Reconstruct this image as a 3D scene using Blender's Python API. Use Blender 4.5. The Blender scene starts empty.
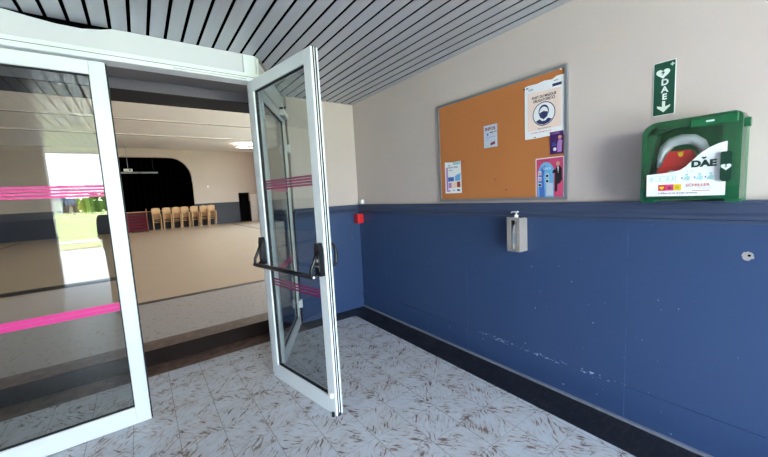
import bpy, bmesh, math, random
from mathutils import Vector, Matrix
random.seed(7)
PI = math.pi
S = bpy.context.scene
COL = S.collection

# ------------------------------------------------------------------ dimensions (metres)
H = 1.55            # eye height
A = 2.413           # right wall
W = 3.898           # wall between lobby and hall
D = 2.900           # glazed partition
CZ = 2.738          # slatted ceiling
STEP = 0.155        # hall floor level
OUT = -3.56         # outer wall of the lobby
LW = -2.60          # left wall of the lobby
FAR = 24.0          # stage wall
HC = 4.87           # hall ceiling
HX = 7.5            # hall half width

# ------------------------------------------------------------------ materials
def srgb(r, g, b):
    f = lambda c: (c/255/12.92 if c <= 10 else ((c/255+0.055)/1.055)**2.4)
    return (f(r), f(g), f(b), 1)

class NT:
    def __init__(s, name):
        s.m = bpy.data.materials.new(name); s.m.use_nodes = True
        s.t = s.m.node_tree; s.b = s.t.nodes['Principled BSDF']; s.out = s.t.nodes['Material Output']
        s._o = None
    def n(s, typ, **k):
        q = s.t.nodes.new(typ)
        for a, v in k.items(): setattr(q, a, v)
        return q
    def l(s, a, b): s.t.links.new(a, b)
    def put(s, sock, v):
        if hasattr(v, 'is_output') or isinstance(v, bpy.types.NodeSocket): s.l(v, sock)
        else: sock.default_value = v
    def m_(s, op, a, b=0.0, c=None):
        q = s.n('ShaderNodeMath', operation=op); s.put(q.inputs[0], a); s.put(q.inputs[1], b)
        if c is not None: s.put(q.inputs[2], c)
        return q.outputs[0]
    def obj(s):
        if s._o is None: s._o = s.n('ShaderNodeTexCoord').outputs['Object']
        return s._o
    def xyz(s):
        q = s.n('ShaderNodeSeparateXYZ'); s.l(s.obj(), q.inputs[0]); return q.outputs
    def mix(s, f, a, b):
        q = s.n('ShaderNodeMix', data_type='RGBA'); s.put(q.inputs[0], f); s.put(q.inputs[6], a); s.put(q.inputs[7], b)
        return q.outputs[2]
    def noise(s, scale, detail=3, vec=None, rough=0.5):
        q = s.n('ShaderNodeTexNoise'); q.inputs['Scale'].default_value = scale; q.inputs['Detail'].default_value = detail
        q.inputs['Roughness'].default_value = rough
        s.l(vec if vec is not None else s.obj(), q.inputs['Vector']); return q.outputs[0]
    def mapv(s, scale=(1,1,1), rot=(0,0,0), loc=(0,0,0), vec=None):
        q = s.n('ShaderNodeMapping'); q.inputs['Scale'].default_value = scale; q.inputs['Rotation'].default_value = rot
        q.inputs['Location'].default_value = loc
        s.l(vec if vec is not None else s.obj(), q.inputs[0]); return q.outputs[0]
    def turned(s, ang, scale, loc, vec):
        return s.mapv(scale, loc=loc, vec=s.mapv(rot=(0, 0, ang), vec=vec))
    def ramp(s, f, lo, hi):
        q = s.n('ShaderNodeMapRange'); q.clamp = True; s.put(q.inputs[0], f)
        q.inputs[1].default_value = lo; q.inputs[2].default_value = hi
        return q.outputs[0]
    def bump(s, h, strength=0.2, dist=0.01):
        q = s.n('ShaderNodeBump'); q.inputs['Strength'].default_value = strength; q.inputs['Distance'].default_value = dist
        s.l(h, q.inputs['Height']); s.l(q.outputs[0], s.b.inputs['Normal'])

def mat(name, col, rough=0.5, metal=0.0, var=0.06, vscale=12.0, bump=0.0, spec=None):
    t = NT(name)
    c = srgb(*col)
    n = t.noise(vscale, 4)
    k = [tuple(min(1, x*(1+d)) for x in c[:3])+(1,) for d in (-var, var)]
    t.l(t.mix(n, k[0], k[1]), t.b.inputs['Base Color'])
    t.b.inputs['Roughness'].default_value = rough; t.b.inputs['Metallic'].default_value = metal
    if spec is not None: t.b.inputs['Specular IOR Level'].default_value = spec
    if bump: t.bump(t.noise(vscale*8, 3), bump, 0.004)
    return t.m

def glass_mat(name, tint, r0=0.04, rough=0.0):
    t = NT(name); t.t.nodes.remove(t.b)
    lw = t.n('ShaderNodeLayerWeight'); lw.inputs[0].default_value = 0.5
    p = t.m_('POWER', lw.outputs['Facing'], 5.0)
    f = t.m_('MULTIPLY_ADD', p, 1-r0, r0)
    tr = t.n('ShaderNodeBsdfTransparent'); tr.inputs[0].default_value = tint
    gl = t.n('ShaderNodeBsdfGlossy'); gl.inputs['Roughness'].default_value = rough
    mx = t.n('ShaderNodeMixShader'); t.l(f, mx.inputs[0]); t.l(tr.outputs[0], mx.inputs[1]); t.l(gl.outputs[0], mx.inputs[2])
    t.l(mx.outputs[0], t.out.inputs[0]); return t.m

def tile_floor():
    """pale vinyl tiles with brown flecks, black border tiles along the walls"""
    t = NT('fleck_tile'); x, y, z = t.xyz()
    P = 0.2525
    u = t.m_('DIVIDE', t.m_('SUBTRACT', x, 0.0585), P); v = t.m_('DIVIDE', t.m_('SUBTRACT', y, 1.43), P)
    fu = t.m_('FRACT', u); fv = t.m_('FRACT', v)
    par = t.m_('PINGPONG', t.m_('ADD', t.m_('FLOOR', u), t.m_('FLOOR', v)), 1.0)
    wob = t.n('ShaderNodeVectorMath', operation='MULTIPLY_ADD')
    nz = t.n('ShaderNodeTexNoise'); nz.inputs['Scale'].default_value = 7.0; t.l(t.obj(), nz.inputs['Vector'])
    t.l(nz.outputs['Color'], wob.inputs[0]); wob.inputs[1].default_value = (0.06, 0.06, 0); t.l(t.obj(), wob.inputs[2])
    wv = wob.outputs[0]
    na = t.noise(1.0, 2.5, t.turned(0.75, (66, 12, 1), (0, 0, 0), wv)); nb = t.noise(1.0, 2.5, t.turned(-0.65, (66, 12, 1), (3, 9, 0), wv))
    st = t.m_('ADD', t.m_('MULTIPLY', na, par), t.m_('MULTIPLY', nb, t.m_('SUBTRACT', 1.0, par)))
    patch = t.noise(8.5, 3, t.mapv(loc=(4.3, 1.7, 0)))
    st = t.m_('ADD', st, t.m_('MULTIPLY', t.m_('SUBTRACT', patch, 0.5), 0.5))
    fleck = t.ramp(st, 0.61, 0.68)
    nc = t.noise(1.0, 2.0, t.turned(0.05, (84, 17, 1), (5, 2, 0), wv)); nd = t.noise(1.0, 2.0, t.turned(1.5, (84, 17, 1), (1, 7, 0), wv))
    s2 = t.m_('ADD', t.m_('MULTIPLY', nc, par), t.m_('MULTIPLY', nd, t.m_('SUBTRACT', 1.0, par)))
    s2 = t.m_('ADD', s2, t.m_('MULTIPLY', t.m_('SUBTRACT', patch, 0.5), 0.5))
    fleck = t.m_('MAXIMUM', fleck, t.m_('MULTIPLY', t.ramp(s2, 0.61, 0.69), 0.6))
    soft = t.ramp(st, 0.44, 0.66)
    base = t.mix(t.noise(9, 4), srgb(190, 195, 203), srgb(208, 212, 218))
    base = t.mix(t.m_('MULTIPLY', soft, 0.5), base, srgb(168, 152, 138))
    base = t.mix(t.m_('MULTIPLY', t.ramp(t.noise(2.6, 3, t.mapv(loc=(1, 6, 0))), 0.45, 0.75), 0.22), base, srgb(170, 150, 136))
    tone = t.noise(3.0, 1, t.mapv(loc=(8, 2, 0)))
    base = t.mix(t.m_('MULTIPLY', fleck, 0.88), base, t.mix(t.ramp(tone, 0.4, 0.6), srgb(124, 88, 72), srgb(82, 66, 60)))
    g = 0.0085
    jm = t.m_('MAXIMUM', t.m_('LESS_THAN', t.m_('MINIMUM', fu, t.m_('SUBTRACT', 1.0, fu)), g),
              t.m_('MULTIPLY', t.m_('LESS_THAN', t.m_('MINIMUM', fv, t.m_('SUBTRACT', 1.0, fv)), g), 0.55))
    base = t.mix(t.m_('MULTIPLY', jm, 0.6), base, srgb(82, 76, 76))
    # border tiles : black against the walls, brown-black in front of the step
    br = t.m_('GREATER_THAN', x, 2.112); bl = t.m_('LESS_THAN', x, LW+0.3)
    bw = t.m_('GREATER_THAN', y, 3.648); bo = t.m_('LESS_THAN', y, OUT+0.3)
    # white clean look of border : faint marbling
    black = t.mix(t.ramp(t.noise(14, 5, t.mapv((1, 3, 1))), 0.5, 0.75), srgb(26, 27, 34), srgb(60, 56, 58))
    brown = t.mix(t.ramp(t.noise(12, 5), 0.4, 0.7), srgb(92, 72, 64), srgb(134, 106, 90))
    mb = t.m_('MAXIMUM', t.m_('MAXIMUM', br, bl), t.m_('MAXIMUM', bo, t.m_('MULTIPLY', bw, t.m_('GREATER_THAN', x, 1.46))))
    base = t.mix(t.m_('MULTIPLY', bw, t.m_('LESS_THAN', x, 1.46)), base, brown)
    base = t.mix(mb, base, black)
    t.l(base, t.b.inputs['Base Color'])
    t.l(t.ramp(t.noise(5, 3), -0.6, 1.9), t.b.inputs['Roughness'])
    t.b.inputs['Specular IOR Level'].default_value = 0.4
    return t.m

def hall_floor_mat():
    """pinkish fleck tile by the step, tan sheet floor beyond the dark strip"""
    t = NT('hall_floor'); x, y, z = t.xyz()
    wv = t.mapv((26, 12, 1), (0, 0, 0.5))
    fl = t.ramp(t.noise(1.0, 3, wv), 0.56, 0.70)
    tile = t.mix(t.m_('MULTIPLY', fl, 0.55), srgb(168, 156, 149), srgb(122, 100, 88))
    nos = t.mix(t.ramp(t.noise(12, 5), 0.4, 0.7), srgb(80, 60, 54), srgb(116, 90, 78))
    tan = t.mix(t.noise(2.2, 5), srgb(186, 157, 130), srgb(198, 170, 143))
    c = t.mix(t.m_('GREATER_THAN', y, 5.86), tile, tan)
    c = t.mix(t.m_('MULTIPLY', t.m_('GREATER_THAN', y, 5.83), t.m_('LESS_THAN', y, 5.97)), c, srgb(66, 52, 48))
    c = t.mix(t.m_('LESS_THAN', y, 4.17), c, nos)
    # dark court lines lengthwise
    ax = t.m_('ABSOLUTE', x)
    ln = t.m_('MULTIPLY', t.m_('LESS_THAN', t.m_('ABSOLUTE', t.m_('SUBTRACT', ax, 4.7)), 0.06), t.m_('MULTIPLY', t.m_('GREATER_THAN', y, 8.0), t.m_('LESS_THAN', y, 22.9)))
    l2 = t.m_('MULTIPLY', t.m_('LESS_THAN', t.m_('ABSOLUTE', t.m_('SUBTRACT', y, 8.47)), 0.22), t.m_('LESS_THAN', x, -0.40))
    c = t.mix(t.m_('MAXIMUM', ln, l2), c, srgb(30, 30, 34))
    t.l(c, t.b.inputs['Base Color']); t.b.inputs['Roughness'].default_value = 0.34
    t.b.inputs['Specular IOR Level'].default_value = 0.35
    return t.m

def lobby_wall():
    """cream roughcast above, blue paint below a rail, with chips along the plinth line"""
    t = NT('two_tone_paint'); x, y, z = t.xyz()
    cream = t.mix(t.noise(2.2, 4), srgb(194, 182, 178), srgb(203, 191, 187))
    blue = t.mix(t.noise(1.7, 4), srgb(44, 67, 107), srgb(51, 74, 114))
    seam = t.m_('LESS_THAN', t.m_('ABSOLUTE', t.m_('SUBTRACT', t.m_('FRACT', t.m_('DIVIDE', t.m_('ADD', y, -0.13), 1.28)), 0.5)), 0.0022)
    blue = t.mix(t.m_('MULTIPLY', seam, t.m_('MULTIPLY', t.ramp(t.noise(6, 2), 0.4, 0.7), 0.3)), blue, srgb(110, 130, 175))
    near = t.m_('LESS_THAN', t.m_('ABSOLUTE', t.m_('SUBTRACT', z, 0.232)), t.m_('MULTIPLY', t.noise(5, 2), 0.026))
    chip = t.m_('MULTIPLY', near, t.m_('MULTIPLY', t.ramp(t.noise(46, 5, t.mapv((1, 0.6, 1.6))), 0.54, 0.60), t.ramp(t.noise(4, 2), 0.40, 0.60)))
    chip = t.m_('MULTIPLY', chip, t.m_('LESS_THAN', t.m_('ABSOLUTE', t.m_('SUBTRACT', y, 1.35)), 0.6))
    speck = t.ramp(t.noise(34, 2, t.mapv(loc=(2, 5, 1))), 0.745, 0.765)
    blue = t.mix(t.m_('MAXIMUM', chip, t.m_('MULTIPLY', speck, 0.7)), blue, srgb(176, 188, 214))
    up = t.m_('GREATER_THAN', z, 1.40)
    t.l(t.mix(up, blue, cream), t.b.inputs['Base Color'])
    t.l(t.m_('MULTIPLY_ADD', up, 0.4, 0.42), t.b.inputs['Roughness'])
    t.bump(t.noise(85, 4), 0.18, 0.004)
    return t.m

def hall_wall():
    t = NT('hall_paint'); x, y, z = t.xyz()
    cream = t.mix(t.noise(1.3, 4), srgb(190, 172, 160), srgb(200, 182, 170))
    grey = t.mix(t.noise(1.5, 3), srgb(58, 58, 63), srgb(66, 66, 71))
    t.l(t.mix(t.m_('GREATER_THAN', z, 1.55), grey, cream), t.b.inputs['Base Color'])
    t.b.inputs['Roughness'].default_value = 0.7
    t.bump(t.noise(30, 3), 0.15, 0.006); return t.m

def cork_mat():
    t = NT('cork'); n = t.noise(160, 4); n2 = t.noise(3, 3)
    c = t.mix(n, srgb(172, 104, 52), srgb(196, 124, 68)); c = t.mix(t.m_('MULTIPLY', n2, 0.35), c, srgb(190, 120, 72))
    t.l(c, t.b.inputs['Base Color']); t.b.inputs['Roughness'].default_value = 0.9; t.bump(n, 0.2, 0.002); return t.m

def slat_mat():
    t = NT('slat_metal'); x, y, z = t.xyz()
    n = t.noise(1.0, 3, t.mapv((9.7, 0.4, 1)))
    t.l(t.mix(n, srgb(170, 174, 180), srgb(196, 199, 203)), t.b.inputs['Base Color'])
    t.b.inputs['Roughness'].default_value = 0.26; t.b.inputs['Metallic'].default_value = 0.15; return t.m

def grass_mat():
    t = NT('lawn'); n = t.noise(1.2, 6); n2 = t.noise(14, 4)
    c = t.mix(n, srgb(166, 178, 96), srgb(208, 212, 146)); c = t.mix(t.m_('MULTIPLY', n2, 0.5), c, srgb(186, 188, 116))
    t.l(c, t.b.inputs['Base Color']); t.b.inputs['Roughness'].default_value = 0.95; t.bump(n2, 0.5, 0.03); return t.m

def brick_mat(name, a, b, m, s=4.0):
    t = NT(name); q = t.n('ShaderNodeTexBrick'); q.inputs['Scale'].default_value = s
    q.inputs['Color1'].default_value = srgb(*a); q.inputs['Color2'].default_value = srgb(*b); q.inputs['Mortar'].default_value = srgb(*m)
    t.l(t.mapv(rot=(PI/2, 0, 0)), q.inputs[0]); t.l(q.outputs[0], t.b.inputs['Base Color']); t.b.inputs['Roughness'].default_value = 0.9; return t.m

def wood_mat(name, a, b):
    t = NT(name); n = t.noise(5, 5, t.mapv((9, 9, 1.2)))
    t.l(t.mix(n, srgb(*a), srgb(*b)), t.b.inputs['Base Color']); t.b.inputs['Roughness'].default_value = 0.5; return t.m

def emit_mat(name, col, k):
    t = NT(name); t.b.inputs['Emission Color'].default_value = srgb(*col); t.b.inputs['Emission Strength'].default_value = k; return t.m

def leaf_mat(name, a, b):
    t = NT(name); n = t.noise(3, 6)
    t.l(t.mix(n, srgb(*a), srgb(*b)), t.b.inputs['Base Color']); t.b.inputs['Roughness'].default_value = 0.8; return t.m

M = dict(
    floor=tile_floor(), hfloor=hall_floor_mat(), wall=lobby_wall(), hwall=hall_wall(), cork=cork_mat(), slat=slat_mat(),
    rail=mat('rail_blue', (58, 70, 98), 0.4, var=0.05), scuff=mat('scuffed_edge', (118, 122, 136), 0.7, var=0.3, vscale=30),
    alu=mat('white_lacquer', (224, 231, 234), 0.3, var=0.02, vscale=5), cover=mat('cover_lacquer', (206, 209, 216), 0.35, var=0.02, vscale=4),
    gasket=mat('black_gasket', (18, 18, 20), 0.6), void=mat('void_black', (4, 4, 5), 1.0, spec=0.0), plast=mat('black_plastic', (20, 21, 26), 0.32),
    navy=mat('navy_plastic', (34, 38, 72), 0.35), pink=mat('magenta_film', (214, 30, 134), 0.45, var=0.03), steel=mat('steel', (190, 192, 194), 0.3, 0.9),
    soffit=mat('soffit_brown', (28, 25, 28), 0.8), header=mat('header_grey', (138, 134, 134), 0.7), riser=mat('riser_brown', (42, 33, 31), 0.9, spec=0.1, var=0.2, vscale=9),
    hceil=mat('hall_ceiling', (232, 224, 218), 0.7, var=0.03, vscale=1), seam_shade=mat('seam_shade', (84, 74, 68), 0.8), curtain=mat('black_cloth', (3, 3, 3), 1.0, spec=0.0),
    white=mat('white_plastic', (236, 236, 234), 0.4, var=0.02), paper=mat('white_paper', (236, 238, 242), 0.8, var=0.02), frame=mat('grey_alu', (150, 152, 158), 0.35, 0.5),
    salmon=mat('salmon_print', (238, 216, 208), 0.8, var=0.05, vscale=20), ink=mat('navy_ink', (34, 42, 96), 0.7), black=mat('black_ink', (26, 24, 34), 0.7),
    purple=mat('purple_print', (66, 26, 98), 0.5, var=0.35, vscale=40), lilac=mat('lilac_print', (180, 130, 200), 0.6), rose=mat('rose_print', (206, 74, 116), 0.5, var=0.15, vscale=20),
    sky=mat('sky_blue_print', (112, 178, 222), 0.5, var=0.15, vscale=20), deep=mat('blue_print', (66, 108, 190), 0.5), skin_p=mat('skin_print', (214, 160, 136), 0.6),
    pale=mat('pale_print', (196, 206, 220), 0.6), teal=mat('teal_print', (160, 206, 208), 0.6), redink=mat('red_ink', (196, 40, 60), 0.6), wine=mat('wine_print', (140, 50, 66), 0.6),
    sign=mat('sign_green', (14, 74, 56), 0.45, var=0.04), signw=mat('sign_white', (226, 236, 232), 0.5, var=0.02), green=mat('cabinet_green', (20, 96, 58), 0.35, var=0.05),
    dgreen=mat('dark_green', (12, 58, 42), 0.4), plastic_clear=glass_mat('clear_cover', (0.93, 0.96, 0.95, 1), 0.03), aedred=mat('aed_red', (224, 40, 42), 0.35), aedgrey=mat('aed_grey', (196, 200, 206), 0.4),
    yellow=mat('yellow_print', (240, 196, 30), 0.5), magenta=mat('magenta_print', (214, 60, 130), 0.5), lime=mat('olive_print', (190, 190, 40), 0.5),
    glass=glass_mat('door_glass', (0.82, 0.85, 0.845, 1), 0.045), grey_wood=wood_mat('grey_wood', (128, 122, 122), (160, 153, 150)),
    red=mat('red_plastic', (206, 22, 32), 0.4), dred=mat('dark_red', (70, 12, 16), 0.4), wood=wood_mat('chair_wood', (204, 156, 108), (226, 180, 130)),
    stepred=mat('red_carpet', (122, 24, 40), 0.8), hdoor=mat('door_white', (226, 214, 206), 0.5), plaster=mat('plaster', (166, 160, 160), 0.9, var=0.15, vscale=30),
    pave=mat('pavement', (196, 192, 186), 0.9, var=0.12, vscale=2), dirt=mat('dirt', (150, 136, 116), 0.95, var=0.2, vscale=3), grass=grass_mat(),
    brick=brick_mat('brick', (140, 84, 70), (120, 68, 58), (160, 140, 130)), render=mat('white_render', (232, 232, 236), 0.9), roof=mat('slate', (96, 100, 112), 0.8, var=0.2, vscale=2),
    darkglass=mat('dark_pane', (40, 48, 58), 0.1), leafa=leaf_mat('leaf_green', (70, 104, 36), (130, 154, 70)), leafb=leaf_mat('leaf_yellow', (110, 130, 44), (176, 176, 80)), bark=mat('bark', (96, 78, 62), 0.9, var=0.3),
    skin=mat('skin', (206, 160, 134), 0.55, var=0.04), shirt=mat('dark_shirt', (38, 42, 56), 0.9, var=0.1), trousers=mat('dark_trousers', (58, 56, 60), 0.9, var=0.1),
    hair=mat('brown_hair', (54, 40, 32), 0.7, var=0.2, vscale=60), shoe=mat('shoe', (30, 28, 28), 0.6), lamp=emit_mat('lamp_diffuser', (255, 240, 222), 26.0),
)

# ------------------------------------------------------------------ mesh helpers
class MB:
    def __init__(s): s.bm = bmesh.new(); s.mats = []
    def mi(s, m):
        if m not in s.mats: s.mats.append(m)
        return s.mats.index(m)
    def _fin(s, faces, m):
        i = s.mi(m)
        for f in faces: f.material_index = i
    def box(s, a, b, m, bev=0.0, mtx=None):
        r = bmesh.ops.create_cube(s.bm, size=1.0); vs = r['verts']
        c = [(a[i]+b[i])/2 for i in range(3)]; d = [abs(b[i]-a[i]) for i in range(3)]
        for v in vs: v.co = Vector([c[i]+v.co[i]*d[i] for i in range(3)])
        if mtx is not None:
            for v in vs: v.co = mtx @ v.co
        fs = set(f for v in vs for f in v.link_faces); s._fin(fs, m)
        if bev:
            es = list(set(e for v in vs for e in v.link_edges))
            bmesh.ops.bevel(s.bm, geom=es, offset=min(bev, min(d)*0.45), segments=2, profile=0.5, affect='EDGES')
        return s
    def cyl(s, p, q, r, m, r2=None, n=16):
        p, q = Vector(p), Vector(q); d = q-p
        mx = Matrix.Translation((p+q)/2) @ d.to_track_quat('Z', 'Y').to_matrix().to_4x4()
        k = bmesh.ops.create_cone(s.bm, cap_ends=True, segments=n, radius1=r, radius2=r if r2 is None else r2, depth=d.length, matrix=mx)
        s._fin(set(f for v in k['verts'] for f in v.link_faces), m); return s
    def ball(s, c, r, m, n=16, sc=(1, 1, 1)):
        mx = Matrix.Translation(c) @ Matrix.Diagonal((sc[0], sc[1], sc[2], 1))
        k = bmesh.ops.create_uvsphere(s.bm, u_segments=n, v_segments=max(6, n//2), radius=r, matrix=mx)
        fs = set(f for v in k['verts'] for f in v.link_faces); s._fin(fs, m)
        for f in fs: f.smooth = True
        return s
    def tube(s, pts, r, m, n=10):
        pts = [Vector(p) for p in pts]; rings = []
        for i, p in enumerate(pts):
            t = (pts[min(i+1, len(pts)-1)]-pts[max(i-1, 0)]).normalized()
            a = t.orthogonal().normalized() if i == 0 else (rings[-1][1]-t*rings[-1][1].dot(t)).normalized()
            b = t.cross(a); rr = r[i] if isinstance(r, (list, tuple)) else r
            rings.append(([s.bm.verts.new(p+(a*math.cos(k*2*PI/n)+b*math.sin(k*2*PI/n))*rr) for k in range(n)], a))
        fs = []
        for (u, _), (v, _) in zip(rings, rings[1:]):
            for k in range(n):
                f = s.bm.faces.new((u[k], u[(k+1) % n], v[(k+1) % n], v[k])); f.smooth = True; fs.append(f)
        fs.append(s.bm.faces.new(rings[0][0][::-1])); fs.append(s.bm.faces.new(rings[-1][0])); s._fin(fs, m); return s
    def prism(s, loops, axis, a, b, m):
        """outline (first loop) with holes, in the plane normal to axis, from a to b"""
        def P(q, w):
            return {'x': (w, q[0], q[1]), 'y': (q[0], w, q[1]), 'z': (q[0], q[1], w)}[axis]
        es = []; 
        for lp in loops:
            vs = [s.bm.verts.new(P(q, a)) for q in lp]
            es += [s.bm.edges.new((vs[i], vs[(i+1) % len(vs)])) for i in range(len(vs))]
        r = bmesh.ops.triangle_fill(s.bm, use_beauty=True, use_dissolve=False, edges=es)
        fs = [f for f in r['geom'] if isinstance(f, bmesh.types.BMFace)]
        e = bmesh.ops.extrude_face_region(s.bm, geom=fs)
        nv = [v for v in e['geom'] if isinstance(v, bmesh.types.BMVert)]
        off = Vector(P((0, 0), b-a)) - Vector(P((0, 0), 0))
        for v in nv: v.co += off
        allf = set(f for v in nv for f in v.link_faces) | set(fs) | set(f for f in e['geom'] if isinstance(f, bmesh.types.BMFace))
        s._fin(allf, m); return s
    def flat(s, pts, y, m, th=0.0004):
        """printed shape on a wall item: outline in x,z facing -y"""
        return s.prism([pts], 'y', y, y-th, m)
    def text(s, body, x, z, size, y, m, align='CENTER', sx=1.0, bold=0.0, th=0.0005):
        cu = bpy.data.curves.new('t', 'FONT'); cu.body = body; cu.size = size; cu.align_x = align; cu.align_y = 'CENTER'; cu.offset = bold; cu.extrude = th
        o = bpy.data.objects.new('t', cu); COL.objects.link(o); bpy.context.view_layer.update()
        me = bpy.data.meshes.new_from_object(o.evaluated_get(bpy.context.evaluated_depsgraph_get()))
        bpy.data.objects.remove(o); bpy.data.curves.remove(cu)
        me.transform(Matrix.Translation((x, y, z)) @ Matrix.Rotation(PI/2, 4, 'X') @ Matrix.Diagonal((sx, 1, 1, 1)))
        k = len(s.bm.faces); me.materials.clear(); s.bm.from_mesh(me); s.bm.faces.ensure_lookup_table()
        s._fin(s.bm.faces[k:], m); bpy.data.meshes.remove(me); return s
    def build(s, name, parent=None, smooth=False, loc=None, rz=0.0):
        bmesh.ops.recalc_face_normals(s.bm, faces=s.bm.faces[:])
        me = bpy.data.meshes.new(name); s.bm.to_mesh(me); s.bm.free()
        for m in s.mats: me.materials.append(M[m])
        if smooth:
            for p in me.polygons: p.use_smooth = True
        o = bpy.data.objects.new(name, me); COL.objects.link(o)
        if parent is not None: o.parent = parent
        if loc is not None: o.location = loc
        o.rotation_euler.z = rz
        return o

def tag(o, label, cat, group=None):
    o['label'] = label; o['category'] = cat
    if group: o['group'] = group
    return o
def struct(o, label=None, cat=None):
    o['kind'] = 'structure'
    if label: o['label'] = label
    if cat: o['category'] = cat
    return o
def empty(name, loc, rz=0.0):
    o = bpy.data.objects.new(name, None); COL.objects.link(o); o.location = loc; o.rotation_euler.z = rz
    o.empty_display_size = 0.1; return o
def dup(root):
    r = root.copy(); COL.objects.link(r)
    for ch in root.children:
        c = ch.copy(); COL.objects.link(c); c.parent = r
    return r
def arc(cx, cz, r, a0, a1, n, rx=None):
    return [(cx+(rx or r)*math.cos(math.radians(a0+(a1-a0)*i/n)), cz+r*math.sin(math.radians(a0+(a1-a0)*i/n))) for i in range(n+1)]
def rect(x0, z0, x1, z1): return [(x0, z0), (x1, z0), (x1, z1), (x0, z1)]
def rrect(x0, z0, x1, z1, r, n=6):
    return arc(x1-r, z1-r, r, 0, 90, n)+arc(x0+r, z1-r, r, 90, 180, n)+arc(x0+r, z0+r, r, 180, 270, n)+arc(x1-r, z0+r, r, 270, 360, n)
def onwall(name, y, z, off=0.0):
    """thing on the right wall: local x runs towards the viewer's right, -y out of the wall"""
    return empty(name, (A-off, y, z), -PI/2)

# ------------------------------------------------------------------ lobby shell
struct(MB().box((LW, OUT, -0.1), (A, W, 0), 'floor').build('floor'), 'pale fleck tile lobby floor with a black tile border', 'floor')

c = MB()
k0 = int((LW-0.068)/0.1028)-1
x = 0.068+0.1028*k0
while x < A:
    a, b = max(x+0.010, LW), min(x+0.0928, A)
    if b-a > 0.01:
        c.box((a, OUT, CZ), (b, W, CZ+0.004), 'slat')
        c.box((a+0.001, OUT, CZ+0.004), (a+0.004, W, CZ+0.03), 'void'); c.box((b-0.004, OUT, CZ+0.004), (b-0.001, W, CZ+0.03), 'void')  # slat flanges painted black so the gaps stay dark
    x += 0.1028
c.box((LW, OUT, CZ+0.10), (A, W, CZ+0.16), 'void')
struct(c.build('ceiling'), 'grey metal slat ceiling with black gaps between the slats', 'ceiling')

def rail(along, x0, x1, name):
    """moulded dado rail; outline (out, z)"""
    pr = [(0, 1.312), (0.012, 1.306), (0.019, 1.307), (0.020, 1.322), (0.012, 1.326), (0.013, 1.334), (0.016, 1.345), (0.030, 1.362), (0.034, 1.378), (0.034, 1.408), (0.040, 1.412), (0.040, 1.424), (0, 1.426)]
    o = MB()
    if along == 'y': o.prism([[(A-u, z) for u, z in pr]], 'y', x0, x1, 'rail')
    else: o.prism([[(W-u, z) for u, z in pr]], 'x', x0, x1, 'rail')
    return struct(o.build(name))
struct(MB().box((A, OUT-0.2, -0.1), (A+0.2, W, CZ+0.16), 'wall').build('wall_right'), 'lobby side wall, cream above and blue below the rail', 'wall')
rail('y', OUT, W, 'trim_1'); rail('x', 1.50, A-0.036, 'trim_2')
struct(MB().box((A-0.008, OUT, 0), (A, W, 0.232), 'wall').build('baseboard_right'))
struct(MB().box((A-0.026, OUT, 0), (A-0.008, W, 0.016), 'scuff').build('trim_3'))
struct(MB().box((1.50, W-0.008, 0), (A-0.026, W, 0.232), 'wall').build('baseboard_back'))
# wall between lobby and hall with the wide opening
struct(MB().prism([[(-HX, -0.1), (-1.68, -0.1), (-1.68, 2.61), (1.50, 2.61), (1.50, -0.1), (HX, -0.1), (HX, HC+0.2), (-HX, HC+0.2)]], 'y', W, 4.29, 'wall').build('wall_back'), 'wall at the back of the lobby, cream above and blue below', 'wall')
struct(MB().box((-1.68, W-0.02, 2.604), (1.50, 4.30, 2.614), 'soffit').box((-1.68, W-0.022, 2.613), (1.50, W-0.002, CZ-0.002), 'header').build('trim_4'))
struct(MB().box((LW-0.2, OUT-0.2, -0.1), (LW, W, CZ+0.16), 'wall').build('wall_left'))
struct(MB().prism([[(LW, -0.1), (-1.43, -0.1), (-1.43, CZ-0.002), (1.75, CZ-0.002), (1.75, -0.1), (A, -0.1), (A, CZ+0.16), (LW, CZ+0.16)]], 'y', OUT-0.2, OUT, 'wall').build('wall_front'))
struct(MB().box((LW-0.3, OUT-0.25, CZ+0.17), (A+0.3, W, CZ+0.3), 'void').build('lobby_sky_block'))  # unseen slab added over the ceiling to stop sky light leaking in
struct(MB().prism([[(-1.13, D+0.07), (0.95, D+0.07), (1.46, W-0.03), (-1.64, W-0.03)]], 'z', CZ-0.03, CZ-0.005, 'header').build('trim_16'))
# step up to the hall
struct(MB().box((-1.70, W, 0.0), (1.50, W+0.02, STEP-0.001), 'riser').build('trim_5'))

# ------------------------------------------------------------------ glazed partition
def leaf(root, L, Z, T=0.05, film=0.0196, low=((0.836, 0.0135), (0.860, 0.0135), (0.884, 0.0135))):
    """aluminium glazed leaf in local axes: x 0..L, front face y=0, thickness 0.05"""
    z0 = 0.006
    f = MB()
    f.box((0, 0, z0), (0.086, T, Z), 'alu', 0.004).box((L-0.086, 0, z0), (L, T, Z), 'alu', 0.004)
    f.box((0.086, 0, z0), (L-0.086, T, 0.130), 'alu', 0.003).box((0.086, 0, Z-0.085), (L-0.086, T, Z), 'alu', 0.003)
    f.box((L-0.001, 0.015, z0), (L+0.006, 0.020, Z), 'gasket').box((L-0.001, 0.032, z0), (L+0.008, 0.037, Z), 'gasket').box((0.02, 0.02, z0-0.001), (L-0.02, 0.03, z0+0.002), 'gasket')
    f.build('leaf_frame', root)
    g = MB()
    g.prism([rect(0.084, 0.126, L-0.084, Z-0.082), rect(0.0925, 0.1345, L-0.0925, Z-0.0905)], 'y', 0.013, 0.037, 'gasket')
    g.build('gasket', root)
    MB().box((0.088, 0.021, 0.131), (L-0.088, 0.029, Z-0.088), 'glass').build('pane', root)
    for zs in (tuple((1.634+0.020*i, 0.0135) for i in range(4)), low):
        s = MB()
        for z, hz in zs: s.box((0.0925, film, z), (L-0.0925, film+0.0013, z+hz), 'pink')
        s.build('safety_stripe', root)
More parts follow.
